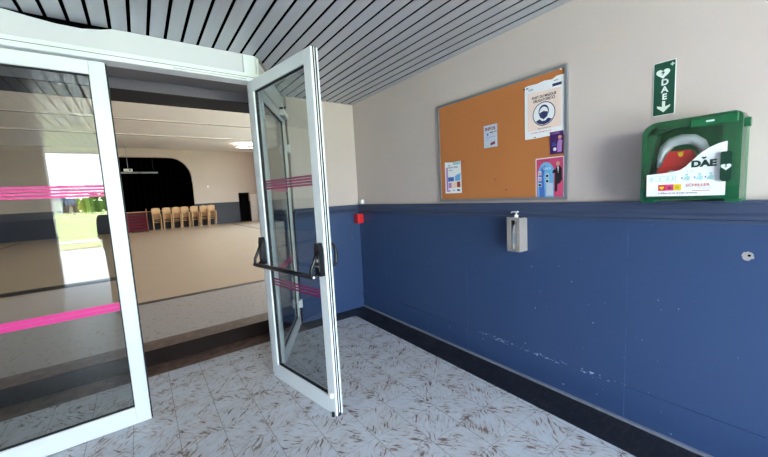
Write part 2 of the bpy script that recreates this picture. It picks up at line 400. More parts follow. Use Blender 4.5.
# closed leaf on the left
d1 = empty('door_1', (-1.017, D, 0)); leaf(d1, 0.930, 2.502, low=((0.843, 0.0285), (0.873, 0.0275)))
struct(d1, 'closed glazed door leaf with magenta stripes at the left', 'door')
# open leaf
P0, P1 = Vector((0.806, 2.887)), Vector((0.968, 2.024))
ang = math.atan2(P1.y-P0.y, P1.x-P0.x); LL = (P1-P0).length
d2 = empty('door_2', (P0.x, P0.y, 0), ang); leaf(d2, LL, 2.502, T=0.058, film=0.0291)
struct(d2, 'open glazed door leaf with black panic bar swung into the lobby', 'door')
for xx, nm in ((0.035, 0), (LL-0.045, 1)):
    b = MB()
    b.prism([[(xx-0.030, 1.02), (xx+0.030, 1.02), (xx+0.030, 1.20), (xx+0.016, 1.245), (xx-0.016, 1.245), (xx-0.030, 1.20)]], 'y', 0.002, -0.036, 'plast')
    b.box((xx-0.022, -0.039, 1.05), (xx+0.022, -0.034, 1.17), 'navy' if nm == 0 else 'plast', 0.002)
    if nm: b.box((xx-0.012, -0.046, 1.115), (xx+0.016, -0.038, 1.14), 'white', 0.003).box((xx-0.026, -0.044, 1.085), (xx+0.02, -0.038, 1.092), 'steel')
    b.build('panic_bracket', d2)
b = MB()
for xx in (0.035, LL-0.045):
    b.tube([(xx, -0.030, 1.19), (xx, -0.058, 1.13), (xx, -0.088, 1.075), (xx, -0.092, 1.035), (xx, -0.080, 1.022)], 0.0125, 'plast')
    b.tube([(xx, -0.080, 1.022), (xx, -0.056, 1.03), (xx, -0.030, 1.05)], 0.010, 'plast')
b.tube([(0.012, -0.085, 1.024), (LL-0.026, -0.085, 1.024)], 0.0165, 'plast', 14)
b.cyl((LL-0.026, -0.085, 1.024), (LL-0.023, -0.085, 1.024), 0.009, 'white')
b.build('push_bar', d2)
h = MB(); xx = LL-0.05
h.tube([(xx, 0.058, 1.225), (xx, 0.095, 1.228), (xx, 0.125, 1.20), (xx, 0.132, 1.15), (xx, 0.126, 1.085), (xx, 0.100, 1.065), (xx, 0.058, 1.067)], 0.0125, 'plast')
h.box((xx-0.022, 0.057, 1.03), (xx+0.022, 0.066, 1.25), 'plast', 0.003).cyl((xx, 0.058, 1.0), (xx, 0.078, 1.0), 0.015, 'plast')
h.build('pull_handle', d2)
MB().cyl((LL-0.032, -0.012, 0.142), (LL-0.032, -0.012, 0.172), 0.013, 'white').box((LL-0.045, -0.012, 0.14), (LL-0.02, 0.0, 0.17), 'white', 0.002).cyl((LL-0.03, -0.006, 0.0), (LL-0.03, -0.006, 0.03), 0.011, 'gasket').build('floor_bolt', d2)
MB().box((LL-0.02, 0.012, 0.0), (LL+0.003, 0.04, 0.025), 'navy', 0.003).build('guide_foot', d2)
for z in (0.28, 1.25, 2.25):
    MB().cyl((-0.012, 0.02, z-0.05), (-0.012, 0.02, z+0.05), 0.009, 'alu').build('hinge', d2)
# header, cover and jambs
struct(MB().box((-1.13, D-0.018, 2.514), (0.92, D+0.10, 2.577), 'alu', 0.004).box((-1.13, D-0.020, 2.545), (0.92, D-0.0165, 2.5475), 'gasket').box((0.30, D-0.026, 2.524), (0.80, D-0.012, 2.531), 'steel').build('trim_6'))
top = [(-1.13, CZ-0.004), (-0.62, CZ-0.004), (-0.52, CZ-0.006), (-0.42, CZ-0.022), (-0.30, CZ-0.036), (-0.18, CZ-0.038), (-0.08, CZ-0.022), (-0.02, CZ-0.004), (0.795, CZ-0.004)]
struct(MB().prism([[(0.795, 2.578), (-1.13, 2.578)]+top], 'y', D+0.022, D+0.10, 'cover').build('trim_7'))
cap = [(0.800, D+0.022), (0.872, D+0.022)]+arc(0.872, D+0.067, 0.045, -90, 0, 5)+[(0.917, D+0.10), (0.800, D+0.10)]
struct(MB().box((-0.66, D+0.026, CZ-0.05), (0.02, D+0.095, CZ-0.003), 'void').build('cover_gap_shade'))  # black box standing in for the shade above the sagging cover
struct(MB().prism([cap], 'z', 2.578, CZ-0.004, 'alu').build('trim_8'))
struct(MB().box((0.825, D+0.005, 0), (0.920, D+0.075, 2.514), 'alu', 0.004).build('trim_9'))
struct(MB().box((-1.12, D+0.005, 0), (-1.02, D+0.075, 2.514), 'alu', 0.004).build('trim_10'))
# splayed side leaves running back to the wall
def splay(p, q, name, trimname, flip):
    p, q = Vector(p), Vector(q); L = (q-p).length; an = math.atan2((q-p).y, (q-p).x)
    fr = MB().box((0, 0, 2.514), (L, 0.06, CZ-0.004), 'alu', 0.003)
    fr.box((L-0.03, 0, 0), (L, 0.06, 2.514), 'alu', 0.003)
    struct(fr.build(trimname, loc=(p.x, p.y, 0), rz=an))
    r = empty(name, (p.x, p.y, 0), an)
    LL2 = L-0.035
    root = r; leaf(root, LL2, 2.502)
    y0 = -0.028 if not flip else 0.078
    for z in (0.27, 2.13):
        MB().box((LL2-0.035, min(y0, 0.025), z-0.045), (LL2+0.012, max(y0, 0.025) if flip else 0.001, z+0.045), 'white', 0.004).cyl((LL2+0.004, y0, z-0.05), (LL2+0.004, y0, z+0.05), 0.012, 'white').build('hinge', root)
    s = -1 if not flip else 1
    yb = 0 if not flip else 0.05
    cl = MB().box((LL2-0.30, yb, 2.446), (LL2-0.06, yb+s*0.06, 2.505), 'white', 0.005).box((LL2-0.30, yb+s*0.005, 2.505), (LL2-0.18, yb+s*0.05, 2.532), 'plast', 0.003)
    cl.build('door_closer', root)
    return r
struct(splay((0.925, D+0.050), (1.475, W-0.005), 'door_3', 'trim_11', False), 'slanting glazed side leaf behind the open door', 'door')
struct(splay((-1.13, D+0.045), (-1.66, W-0.005), 'door_4', 'trim_12', True), 'slanting glazed side leaf at the left end of the partition', 'door')

# ------------------------------------------------------------------ hall
struct(MB().box((-HX, W+0.001, STEP-0.12), (HX, FAR+0.2, STEP), 'hfloor').build('floor_hall'), 'tan hall floor with dark court lines', 'floor')
hc = MB().box((-HX, 4.29, HC), (HX, FAR+0.2, HC+0.2), 'hceil')
for y in (9.0, 12.4, 15.85, 19.2): hc.box((-HX, y-0.05, HC-0.06), (HX, y+0.05, HC), 'hceil').box((-HX, y-0.055, HC-0.068), (HX, y+0.0, HC-0.06), 'seam_shade')  # thin dark strips stand in for shadow gaps at the ceiling seams
struct(hc.build('ceiling_hall'))
hole = [(-3.3, 1.27), (2.84, 1.27), (2.84, 2.7)]+arc(1.75, 3.10, 1.30, 0, 90, 12, rx=1.07)+arc(-2.25, 3.10, 1.30, 90, 180, 12, rx=1.05)
struct(MB().prism([[(-HX, 0), (HX, 0), (HX, HC+0.2), (-HX, HC+0.2)], hole, rect(5.45, STEP+0.002, 6.14, 2.14)], 'y', FAR, FAR+0.25, 'hwall').build('wall_stage'), 'hall end wall with the stage opening, beige above grey', 'wall')
struct(MB().box((-4, FAR+3.2, 0), (4, FAR+3.3, 6), 'curtain').box((-4, FAR+0.25, 0), (-3.9, FAR+3.3, 6), 'curtain').box((3.9, FAR+0.25, 0), (4, FAR+3.3, 6), 'curtain').box((-4, FAR+0.25, 5.0), (4, FAR+3.3, 5.1), 'curtain').box((-4, FAR+0.25, 1.17), (4, FAR+3.3, 1.27), 'curtain').build('wall_backstage'))
struct(MB().box((5.2, FAR+1.6, 0), (6.6, FAR+1.7, 2.6), 'soffit').box((5.2, FAR+.25, 0), (5.3, FAR+1.7, 2.6), 'soffit').box((6.5, FAR+.25, 0), (6.6, FAR+1.7, 2.6), 'soffit').box((5.2, FAR+.25, 2.5), (6.6, FAR+1.7, 2.6), 'soffit').box((5.2, FAR+.25, 0), (6.6, FAR+1.7, 0.15), 'soffit').build('wall_passage'))
struct(MB().box((-3.34, FAR-0.03, 1.235), (2.86, FAR, 1.268), 'wood').build('trim_13'))
# stage curtain
cu = MB(); pts = []
for i in range(161):
    pts.append((-3.6+6.9*i/160, FAR+0.9+0.09*math.sin(i*0.95)+0.03*math.sin(i*2.3)))
for s_ in (pts,):
    lo = [cu.bm.verts.new((p[0], p[1], 1.28)) for p in s_]; hi = [cu.bm.verts.new((p[0], p[1], 4.9)) for p in s_]
    lo2 = [cu.bm.verts.new((p[0], p[1]+0.02, 1.28)) for p in s_]; hi2 = [cu.bm.verts.new((p[0], p[1]+0.02, 4.9)) for p in s_]
    for i in range(160):
        cu.bm.faces.new((lo[i], lo[i+1], hi[i+1], hi[i])); cu.bm.faces.new((lo2[i], hi2[i], hi2[i+1], lo2[i+1]))
cu._fin(cu.bm.faces, 'curtain')
tag(cu.build('stage_curtain'), 'black folded curtain filling the stage opening at the hall end', 'curtain')
# side walls, with unseen windows added on the right to light the hall
def side_wall(sgn, wins, name):
    x0, x1 = (HX, HX+0.25) if sgn > 0 else (-HX-0.25, -HX)
    struct(MB().prism([[(W, 0), (FAR+0.25, 0), (FAR+0.25, HC+0.2), (W, HC+0.2)]]+[rect(a, z0, b, z1) for a, b, z0, z1 in wins], 'x', x0, x1, 'hwall').build(name))
WR = [(6.0+i*3.0, 8.6+i*3.0, 0.5, 4.6) for i in range(5)]
WL = []
side_wall(1, WR, 'wall_hall_right'); side_wall(-1, WL, 'wall_hall_left')
n = 0
for sgn, ws in ((1, WR), (-1, WL)):
    for a, b, z0, z1 in ws:
        n += 1; xc = sgn*(HX+0.12); r = struct(empty('window_%d' % n, (xc, (a+b)/2, z0)))
        hw = (b-a)/2; hh = z1-z0
        MB().prism([rect(-hw, 0, hw, hh), rect(-hw+0.06, 0.06, -0.02, hh-0.06), rect(0.02, 0.06, hw-0.06, hh-0.06)], 'x', -0.03, 0.03, 'alu').build('window_frame', r)
        MB().box((-0.003, -hw+0.05, 0.05), (0.003, hw-0.05, hh-0.05), 'glass').build('pane', r)
# open white door leaf beside the dark doorway
dr = struct(empty('door_5', (6.17, FAR-0.002, STEP)), 'white door leaf folded against the hall end wall', 'door')
MB().box((0.0, -0.05, 0.01), (0.86, -0.008, 1.86), 'hdoor', 0.004).box((0.1, -0.054, 0.2), (0.76, -0.05, 0.85), 'hdoor', 0.002).box((0.1, -0.054, 1.0), (0.76, -0.05, 1.7), 'hdoor', 0.002).build('leaf_panel', dr)
MB().tube([(0.06, -0.05, 1.0), (0.06, -0.09, 1.0), (0.17, -0.09, 1.0)], 0.01, 'steel').build('door_handle', dr)

# chairs in seven stacks
ch = empty('stacking_chair', (0, 0, 0))
sw, sd = 0.41, 0.40
MB().box((-sw/2+0.034, -0.20, 0.425), (sw/2-0.034, 0.17, 0.45), 'wood', 0.008).build('seat', ch)
MB().prism([[(-sw/2+0.034, 0.60), (sw/2-0.034, 0.60)]+arc(0, 0.745, 0.055, 0, 180, 8, rx=sw/2-0.034)], 'y', 0.195, 0.215, 'wood').build('backrest', ch)
for sx in (-1, 1):
    xx = sx*(sw/2-0.015)
    m_ = MB(); m_.prism([[(-0.20, 0.0), (-0.168, 0.0), (-0.155, 0.45), (-0.19, 0.45)]], 'x', xx-0.015, xx+0.015, 'wood'); m_.build('leg', ch)
    m_ = MB(); m_.prism([[(0.215, 0.0), (0.247, 0.0), (0.22, 0.44), (0.225, 0.78), (0.195, 0.78), (0.187, 0.44)]], 'x', xx-0.015, xx+0.015, 'wood'); m_.build('leg', ch)
    MB().box((xx-0.012, -0.16, 0.385), (xx+0.012, 0.19, 0.42), 'wood', 0.004).build('seat_rail', ch)
ORD = ['first', 'second', 'third', 'fourth', 'fifth', 'sixth', 'seventh']
first = True
for i, (cx, nn, rz) in enumerate([(0.75, 6, 0.05), (1.27, 6, 0.0), (1.74, 6, -0.04), (2.20, 6, 0.0), (2.72, 6, 0.06), (3.22, 6, -0.03), (3.66, 6, 0.02)]):
    for k in range(nn):
        o = ch if first else dup(ch); first = False
        o.location = (cx, 23.62-0.048*k, STEP+0.0955*k+(0.0 if i < 6 else 0.002*k)); o.rotation_euler.z = rz
        pos = 'topmost' if k == nn-1 else ORD[k]+' from bottom'
        tag(o, 'pale wooden stacking chair, %s in the %s stack from the left' % (pos, ORD[i]), 'chair', 'wooden chairs stacked in front of the stage')
# red stage steps
st = tag(empty('stage_steps', (-0.17, FAR-0.035, STEP)), 'red carpeted wooden steps leading up to the stage beside the chair stacks', 'steps')
nst = 7
for k in range(nst):
    z = (k+1)*1.07/nst
    MB().box((-0.43, -0.155*(nst-k), z-0.075), (0.43, 0.0 if k == nst-1 else -0.155*(nst-k-1)+0.02, z), 'stepred', 0.006).build('tread', st)
for sx in (-1, 1):
    MB().prism([[(-1.14, 0.0), (-0.02, 0.0), (-0.02, 1.0), (-0.12, 1.0), (-1.14, 0.06)]], 'x', sx*0.43-0.015, sx*0.43+0.015, 'wine').build('stringer', st)
MB().cyl((0.46, -0.03, 0), (0.46, -0.03, 1.25), 0.022, 'wood').build('newel_post', st)
# ceiling projector and screen case
pj = tag(empty('projector', (-0.28, 22.6, 3.46)), 'white projector hanging on a pole before the black stage opening', 'projector')
MB().box((-0.19, -0.15, 0), (0.19, 0.15, 0.13), 'white', 0.02).build('body', pj)
MB().cyl((0.08, -0.15, 0.065), (0.08, -0.18, 0.065), 0.04, 'plast').build('lens', pj)
MB().cyl((0, 0, 0.13), (0, 0, HC-3.46), 0.012, 'frame').cyl((0, 0, HC-3.47), (0, 0, HC-3.46), 0.08, 'white').build('ceiling_pole', pj)
sc = tag(empty('screen_case', (-0.2, FAR+0.45, 3.50)), 'long pale rolled projection screen case across the black stage opening', 'screen')
MB().box((-1.5, -0.06, 0), (1.32, 0.06, 0.09), 'frame', 0.02).build('casing', sc)
for xx in (-1.3, 1.1): MB().cyl((xx, 0, 0.09), (xx, 0, 1.50), 0.01, 'plast').build('hanger', sc)
tag(MB().box((-0.05, -0.035, -0.07), (0.05, 0, 0.07), 'white', 0.008).box((-0.02, -0.04, -0.03), (0.02, -0.035, 0.03), 'white', 0.003).build('wall_thermostat', loc=(3.67, FAR, 2.61)), 'small white box on the beige wall right of the stage opening', 'switch')
# hall lamps
def lamp(x, y, label):
    r = tag(empty('ceiling_lamp', (x, y, HC)), label, 'lamp', 'flush lamps on the hall ceiling')
    MB().box((-0.75, -0.12, -0.245), (0.75, 0.12, -0.22), 'white', 0.01).cyl((-0.5, 0, -0.22), (-0.5, 0, 0), 0.01, 'white').cyl((0.5, 0, -0.22), (0.5, 0, 0), 0.01, 'white').build('housing', r)
    MB().box((-0.73, -0.10, -0.219), (0.73, 0.10, -0.20), 'lamp', 0.01).build('diffuser', r)
lamp(5.6, 20.8, 'glowing lamp hung close under the hall ceiling near the far right corner')

# ------------------------------------------------------------------ things on the right wall
nb = onwall('notice_board', 2.338, 1.444)
tag(nb, 'large cork notice board with grey metal frame on cream wall', 'notice board')
BW, BH = 1.212, 0.907
MB().box((0.012, -0.012, 0.012), (BW-0.012, 0, BH-0.012), 'cork').build('cork_panel', nb)
MB().prism([rect(0, 0, BW, BH), rect(0.020, 0.020, BW-0.020, BH-0.020)], 'y', 0, -0.020, 'frame').build('frame', nb)
def post(name, y, z, label, cat, mb, layer=0):
    y -= 0.011; z += 0.002
    o = mb.build(name, loc=(A-0.0135-0.0012*layer, y, z), rz=-PI/2); return tag(o, label, cat)
# health poster
w, hh = 0.290, 0.400
p = MB()
edge = [(0, 0.002), (0.1, 0.0), (0.2, 0.004), (w, 0.0), (w, 0.2), (w+0.001, hh-0.004), (0.24, hh-0.002), (0.205, hh-0.016), (0.15, hh-0.009), (0.10, hh-0.016), (0.03, hh-0.012), (0.002, hh-0.016), (0, 0.2)]
p.prism([edge], 'y', 0, -0.0008, 'paper')
y = -0.0009
p.flat([(0.024, 0.055), (w-0.02, 0.06), (w-0.02, 0.318), (0.024, 0.330)], y, 'salmon')
p.flat(rect(0.208, 0.333, 0.272, 0.352), y, 'ink'); p.flat(rect(0.012, 0.366, 0.03, 0.373), y, 'black')
p.text('AGIR', 0.05, 0.352, 0.016, y-0.0006, 'ink'); p.text('santé', 0.232, 0.371, 0.014, y-0.0006, 'black')
p.text('PORT DU MASQUE', 0.146, 0.287, 0.026, y-0.0006, 'black', sx=0.80, bold=0.0006); p.text('OBLIGATOIRE ICI', 0.146, 0.262, 0.026, y-0.0006, 'black', sx=0.80, bold=0.0006)
cx, cz = 0.146, 0.165
circ = lambda r, n=40: arc(cx, cz, r, 0, 360*(n-1)/n, n-1)
p.flat(circ(0.083), y-0.0004, 'ink'); p.flat(circ(0.077), y-0.0008, 'paper')
bust = [(cx-0.060, cz-0.046), (cx-0.030, cz-0.034), (cx-0.012, cz-0.050), (cx+0.012, cz-0.050), (cx+0.030, cz-0.034), (cx+0.060, cz-0.046), (cx+0.035, cz-0.067), (cx, cz-0.0755), (cx-0.035, cz-0.067)]
p.flat(bust, y-0.0012, 'ink'); p.flat(arc(cx, cz+0.016, 0.046, 0, 360, 30, rx=0.038)[:-1], y-0.0012, 'ink'); p.flat(arc(cx, cz+0.008, 0.040, 0, 360, 30, rx=0.032)[:-1], y-0.0016, 'paper')
p.flat([(cx-0.031, cz+0.008), (cx, cz+0.018), (cx+0.031, cz+0.008), (cx+0.027, cz-0.022), (cx, cz-0.040), (cx-0.027, cz-0.022)], y-0.0020, 'ink')
p.text('Merci de le porter', 0.150, 0.066, 0.013, y-0.0006, 'black'); p.text('se protéger et protéger les autres', 0.125, 0.042, 0.011, y-0.0006, 'redink')
p.flat(rect(0.188, 0.018, 0.202, 0.026), y, 'black'); p.flat(rect(0.07, 0.006, 0.085, 0.012), y, 'black')
post('poster', 1.449, 1.892, 'white and salmon poster with a dark blue masked face in a ring', 'poster', p, 0)
# purple flyer
p = MB(); p.prism([rect(0, 0, 0.092, 0.155)], 'y', 0, -0.0008, 'purple'); y = -0.0009
p.flat([(0.052, 0.012), (0.08, 0.012), (0.082, 0.06), (0.086, 0.085), (0.072, 0.1), (0.058, 0.095), (0.05, 0.06)], y, 'lilac'); p.flat(arc(0.069, 0.113, 0.012, 0, 360, 16)[:-1], y, 'skin_p')
p.flat(arc(0.034, 0.034, 0.012, 0, 360, 18)[:-1], y, 'paper'); p.text('CONCERT', 0.04, 0.142, 0.014, y-0.0006, 'lilac', sx=0.9); p.flat(rect(0.012, 0.06, 0.04, 0.066), y, 'deep'); p.flat(rect(0.012, 0.075, 0.036, 0.079), y, 'deep')
post('purple_flyer', 1.257, 1.762, 'small dark purple flyer pinned over the poster corner', 'flyer', p, 2)
# pink and blue flyer
w, hh = 0.205, 0.292
p = MB(); p.prism([rrect(0, 0, w, hh, 0.008)], 'y', 0, -0.0008, 'paper'); y = -0.0009
p.flat(rect(0.006, 0.006, w-0.006, hh-0.006), y, 'rose')
p.flat([(0.012, 0.008), (0.135, 0.008), (0.135, 0.17)]+arc(0.078, 0.185, 0.075, 0, 180, 14, rx=0.058)+[(0.014, 0.14)], y-0.0004, 'sky')
p.flat([(0.03, 0.008), (0.07, 0.008), (0.06, 0.16), (0.075, 0.24), (0.045, 0.22), (0.024, 0.15)], y-0.0008, 'deep'); p.flat(rect(0.078, 0.02, 0.128, 0.11), y-0.0008, 'pale')
for (a, b) in ((0.02, 0.17), (0.02, 0.128), (0.02, 0.085), (0.075, 0.15), (0.075, 0.112)): p.flat(rect(a, b, a+0.024, b+0.028), y-0.0012, 'paper'); p.flat(rect(a+0.003, b+0.003, a+0.021, b+0.022), y-0.0016, 'black' if a > 0.05 or b < 0.1 else 'skin_p')
p.flat([(0.142, 0.05), (0.157, 0.045), (0.162, 0.10), (0.178, 0.105), (0.192, 0.13), (0.19, 0.21), (0.175, 0.226), (0.158, 0.226), (0.146, 0.205), (0.128, 0.198), (0.124, 0.180), (0.145, 0.178), (0.144, 0.14)], y-0.0012, 'black')
p.flat([(0.160, 0.222), (0.170, 0.222), (0.166, 0.175)], y-0.0016, 'paper'); p.flat(arc(0.164, 0.243, 0.017, 0, 360, 16, rx=0.013)[:-1], y-0.0016, 'skin_p')
p.text('GALA', 0.085, 0.215, 0.022, y-0.0012, 'paper'); p.text('SPECTACLE', 0.07, 0.272, 0.012, y-0.0012, 'wine')
post('pink_flyer', 1.366, 1.452, 'pink and blue flyer showing a man in a dark suit', 'flyer', p, 0)
# small centre notice
w, hh = 0.130, 0.182
p = MB(); p.prism([rect(0, 0, w, hh)], 'y', 0, -0.0008, 'pale'); y = -0.0009
p.text('INFOS', 0.062, 0.150, 0.036, y-0.0006, 'wine', bold=0.001); p.flat(rect(0.06, 0.116, 0.094, 0.124), y, 'ink'); p.flat(rect(0.10, 0.121, 0.124, 0.126), y, 'ink')
p.flat(rect(0.03, 0.098, 0.046, 0.116), y, 'deep'); p.flat(rect(0.02, 0.082, 0.11, 0.086), y, 'lilac')
for i, (a, b) in enumerate(((0.02, 0.05), (0.02, 0.045), (0.07, 0.11), (0.075, 0.105))): p.flat(rect(a, 0.066-0.009*i, b, 0.069-0.009*i), y, 'sky')
p.flat([(0.062, 0.014), (0.108, 0.022), (0.108, 0.046), (0.064, 0.036)], y, 'wine'); p.flat(rect(0.015, 0.012, 0.045, 0.016), y, 'sky')
post('small_notice', 1.820, 1.884, 'small pale blue printed notice alone in the middle of board', 'notice', p, 0)
# left leaflet
w, hh = 0.202, 0.296
p = MB(); p.prism([[(0, 0.002), (0.1, 0), (w, 0.001), (w-0.004, hh-0.004), (0.1, hh-0.008), (0.002, hh)]], 'y', 0, -0.0008, 'paper'); y = -0.0009
p.flat(rect(0.105, 0.262, 0.192, 0.288), y, 'teal'); p.flat(rect(0.05, 0.256, 0.068, 0.264), y, 'black'); p.flat(rect(0.018, 0.016, 0.038, 0.242), y, 'lilac'); p.flat(rect(0.018, 0.016, 0.064, 0.03), y, 'lilac')
p.text('DON DU SANG', 0.10, 0.240, 0.020, y-0.0006, 'ink', sx=0.9); p.text('MERCI', 0.075, 0.215, 0.016, y-0.0006, 'ink')
p.flat(rect(0.04, 0.112, 0.112, 0.152), y, 'deep'); p.flat([(0.125, 0.115), (0.188, 0.115), (0.188, 0.185), (0.125, 0.160)], y, 'sky'); p.flat(rect(0.05, 0.052, 0.19, 0.10), y, 'yellow'); p.flat(rect(0.045, 0.05, 0.078, 0.1), y-0.0004, 'lilac'); p.flat(rect(0.08, 0.054, 0.145, 0.096), y-0.0004, 'salmon'); p.flat(rect(0.15, 0.056, 0.186, 0.106), y-0.0004, 'wine')
p.flat([(0.145, 0.022), (0.185, 0.018), (0.175, 0.036), (0.15, 0.038)], y, 'black'); p.flat([(0.085, 0.022), (0.12, 0.034), (0.115, 0.022)], y, 'deep')
post('leaflet', 2.278, 1.518, 'white and blue leaflet in the lower left corner of board', 'leaflet', p, 0)
PINS = [(1.170, 2.325, 'white', 'small white push pin in the upper right corner of board'), (1.437, 2.262, 'black', 'dark push pin at the upper left of the masked face poster'), (2.04, 1.80, 'wine', 'brown push pin in bare cork right of the left leaflet'), (1.70, 1.62, 'wine', 'brown push pin in bare cork below the small notice'), (1.60, 1.53, 'wine', 'lowest brown push pin low on the bare cork')]
for yy, zz, mm, lb in PINS:
    tag(MB().cyl((0, 0, 0), (0, -0.008, 0), 0.004, mm, 0.003, 10).cyl((0, -0.008, 0), (0, -0.011, 0), 0.006, mm, n=12).build('push_pin', loc=(A-0.0125, yy, zz), rz=-PI/2), lb, 'pin', 'push pins in the cork board')

def heart(cx, cz, w, h, n=28):
    pts = []
    for i in range(n):
        t = 2*PI*i/n
        pts.append((cx+w/2*(math.sin(t)**3), cz+h/2*((13*math.cos(t)-5*math.cos(2*t)-2*math.cos(3*t)-math.cos(4*t))/14.5)))
    return pts
def bolt(cx, cz, s): return [(cx+a*s, cz+b*s) for a, b in ((0.15, 0.55), (-0.32, -0.08), (-0.03, -0.08), (-0.16, -0.58), (0.32, 0.1), (0.02, 0.1))]
# arrow sign
w, hh = 0.098, 0.288
p = MB(); p.prism([rect(0, 0, w, hh)], 'y', 0, -0.003, 'signw'); y = -0.0031
p.flat(rect(0.003, 0.003, w-0.003, hh-0.003), y, 'sign'); y -= 0.0005
p.flat(heart(0.043, 0.226, 0.062, 0.052), y, 'signw'); p.flat(bolt(0.043, 0.230, 0.030), y-0.0005, 'sign')
p.flat(rect(0.074, 0.262, 0.092, 0.268), y, 'signw'); p.flat(rect(0.080, 0.256, 0.086, 0.274), y, 'signw')
for q, zz in (('D', 0.176), ('A', 0.137), ('E', 0.098)): p.text(q, 0.052, zz, 0.044, y-0.0006, 'signw', bold=0.0016)
p.flat([(0.049-0.007, 0.076), (0.049+0.007, 0.076), (0.056, 0.046), (0.078, 0.054), (0.078, 0.044), (0.049, 0.016), (0.020, 0.044), (0.020, 0.054), (0.042, 0.046)], y, 'signw')
tag(p.build('defibrillator_sign', loc=(A, 0.664, 1.903), rz=-PI/2), 'green sign with white heart, letters and arrow pointing down', 'sign')

# defibrillator cabinet
CWd, CH, CDp = 0.362, 0.402, 0.19
cb = onwall('defibrillator_cabinet', 0.656, 1.441); cb.scale = (1.035, 1, 1)
tag(cb, 'green wall cabinet with clear cover holding a defibrillator', 'cabinet')
outl = [(0, 0), (CWd, 0)]+arc(CWd-0.03, CH-0.03, 0.03, 0, 90, 6)+arc(0.065, CH-0.065, 0.065, 90, 180, 8)
inn = [(0.010, 0.012), (CWd-0.010, 0.012)]+arc(CWd-0.035, CH-0.037, 0.025, 0, 90, 6)+arc(0.066, CH-0.068, 0.056, 90, 180, 8)
MB().prism([outl], 'y', 0, -0.012, 'green').prism([outl, inn], 'y', -0.012, -0.075, 'green').build('back_shell', cb)
MB().prism([[(CWd-0.012, 0), (CWd-0.012, 0.012), (0.010, 0.012)]+inn[::-1][:9]+[(CWd-0.05, CH-0.012), (CWd-0.012, CH-0.02), (CWd-0.012, CH-0.004)]+outl[::-1][:9]+[(0, 0)]], 'y', -0.0755, -0.160, 'green').build('side_shell', cb)
MB().box((CWd-0.006, -0.160, 0.0), (CWd, -0.0755, CH-0.012), 'plastic_clear').build('side_window', cb)
MB().prism([outl], 'y', -CDp+0.004, -CDp, 'plastic_clear').build('front_cover', cb)
fr = MB()
ins = [(CWd-0.062, 0.012), (CWd-0.062, CH-0.055), (0.21, CH-0.055)]+[(0.20, CH-0.048), (0.070, CH-0.030)]+arc(0.072, CH-0.080, 0.058, 100, 180, 7)+[(0.014, 0.012)]
fr.prism([outl, ins], 'y', -0.1602, -CDp+0.0042, 'green')
fr.build('cover_frame', cb)
lab = [(0.026, 0.018), (0.318, 0.018), (0.318, 0.268), (0.291, 0.262), (0.257, 0.246), (0.223, 0.216), (0.194, 0.183), (0.178, 0.164), (0.160, 0.150), (0.135, 0.142), (0.092, 0.137), (0.026, 0.133)]
p = MB(); yf = -CDp-0.0004; p.prism([lab], 'y', yf, yf-0.0008, 'paper'); y = yf-0.0009
p.text('DAE', 0.242, 0.172, 0.042, y-0.0006, 'dgreen', bold=0.0024, sx=1.08); p.flat(heart(0.243, 0.200, 0.018, 0.012), y, 'dgreen')
p.prism([rrect(0.040, 0.096, 0.143, 0.122, 0.006), rrect(0.042, 0.098, 0.141, 0.120, 0.005)], 'y', y, y-0.0004, 'teal')
for xx in (0.050, 0.082, 0.112, 0.132): p.flat(arc(xx, 0.111, 0.004, 0, 360, 10)[:-1], y, 'teal'); p.flat(rect(xx-0.006, 0.101, xx+0.004, 0.104), y, 'teal')
for xx in (0.180, 0.226, 0.264):
    p.flat(arc(xx+0.004, 0.124, 0.005, 0, 360, 10)[:-1], y, 'teal'); p.flat([(xx-0.012, 0.098), (xx+0.014, 0.094), (xx+0.016, 0.112), (xx+0.004, 0.118), (xx-0.006, 0.106)], y, 'teal'); p.flat(rect(xx-0.016, 0.104, xx-0.011, 0.112), y, 'deep')
p.text('1  2  3', 0.185, 0.139, 0.014, y-0.0006, 'pale')
for i, (mm, a) in enumerate((('redink', 0.075), ('magenta', 0.105), ('yellow', 0.135))): p.flat(rect(a, 0.047, a+0.030, 0.078), y, mm)
p.flat(heart(0.090, 0.062, 0.020, 0.018), y-0.0005, 'yellow'); p.flat(arc(0.120, 0.060, 0.008, 0, 180, 8)+[(0.112, 0.054), (0.128, 0.054)], y-0.0005, 'wine'); p.flat(arc(0.150, 0.062, 0.008, 0, 360, 14)[:-1], y-0.0005, 'lime')
p.text('SCHILLER', 0.224, 0.070, 0.019, y-0.0006, 'redink', sx=1.08); p.text('France', 0.250, 0.055, 0.011, y-0.0006, 'pale', sx=1.6); p.flat(rect(0.205, 0.042, 0.268, 0.0445), y, 'redink'); p.text('à utiliser en cas d’arrêt cardiaque', 0.150, 0.034, 0.011, y-0.0006, 'black')
p.build('instruction_label', cb)
hd = MB(); oc = [(0.300, 0.095), (0.308, 0.083), (0.330, 0.083), (0.338, 0.095), (0.338, 0.215), (0.333, 0.220), (0.304, 0.220), (0.300, 0.215)]
hd.prism([oc], 'y', -CDp-0.0014, -CDp-0.016, 'dgreen'); hd.flat(heart(0.319, 0.150, 0.034, 0.030), -CDp-0.0162, 'signw'); hd.flat(bolt(0.319, 0.152, 0.016), -CDp-0.0168, 'dgreen'); hd.build('catch_handle', cb)
MB().box((0.19, -CDp-0.010, CH-0.052), (CWd-0.012, -CDp-0.0002, CH-0.012), 'green', 0.006).box((0.245, -CDp-0.012, CH-0.037), (0.275, -CDp-0.0095, CH-0.027), 'signw', 0.001).build('hinge_block', cb)  # small white piece is a highlight painted on the green bar
MB().cyl((CWd-0.001, -0.09, CH-0.05), (CWd+0.014, -0.09, CH-0.05), 0.022, 'green').build('side_knob', cb)
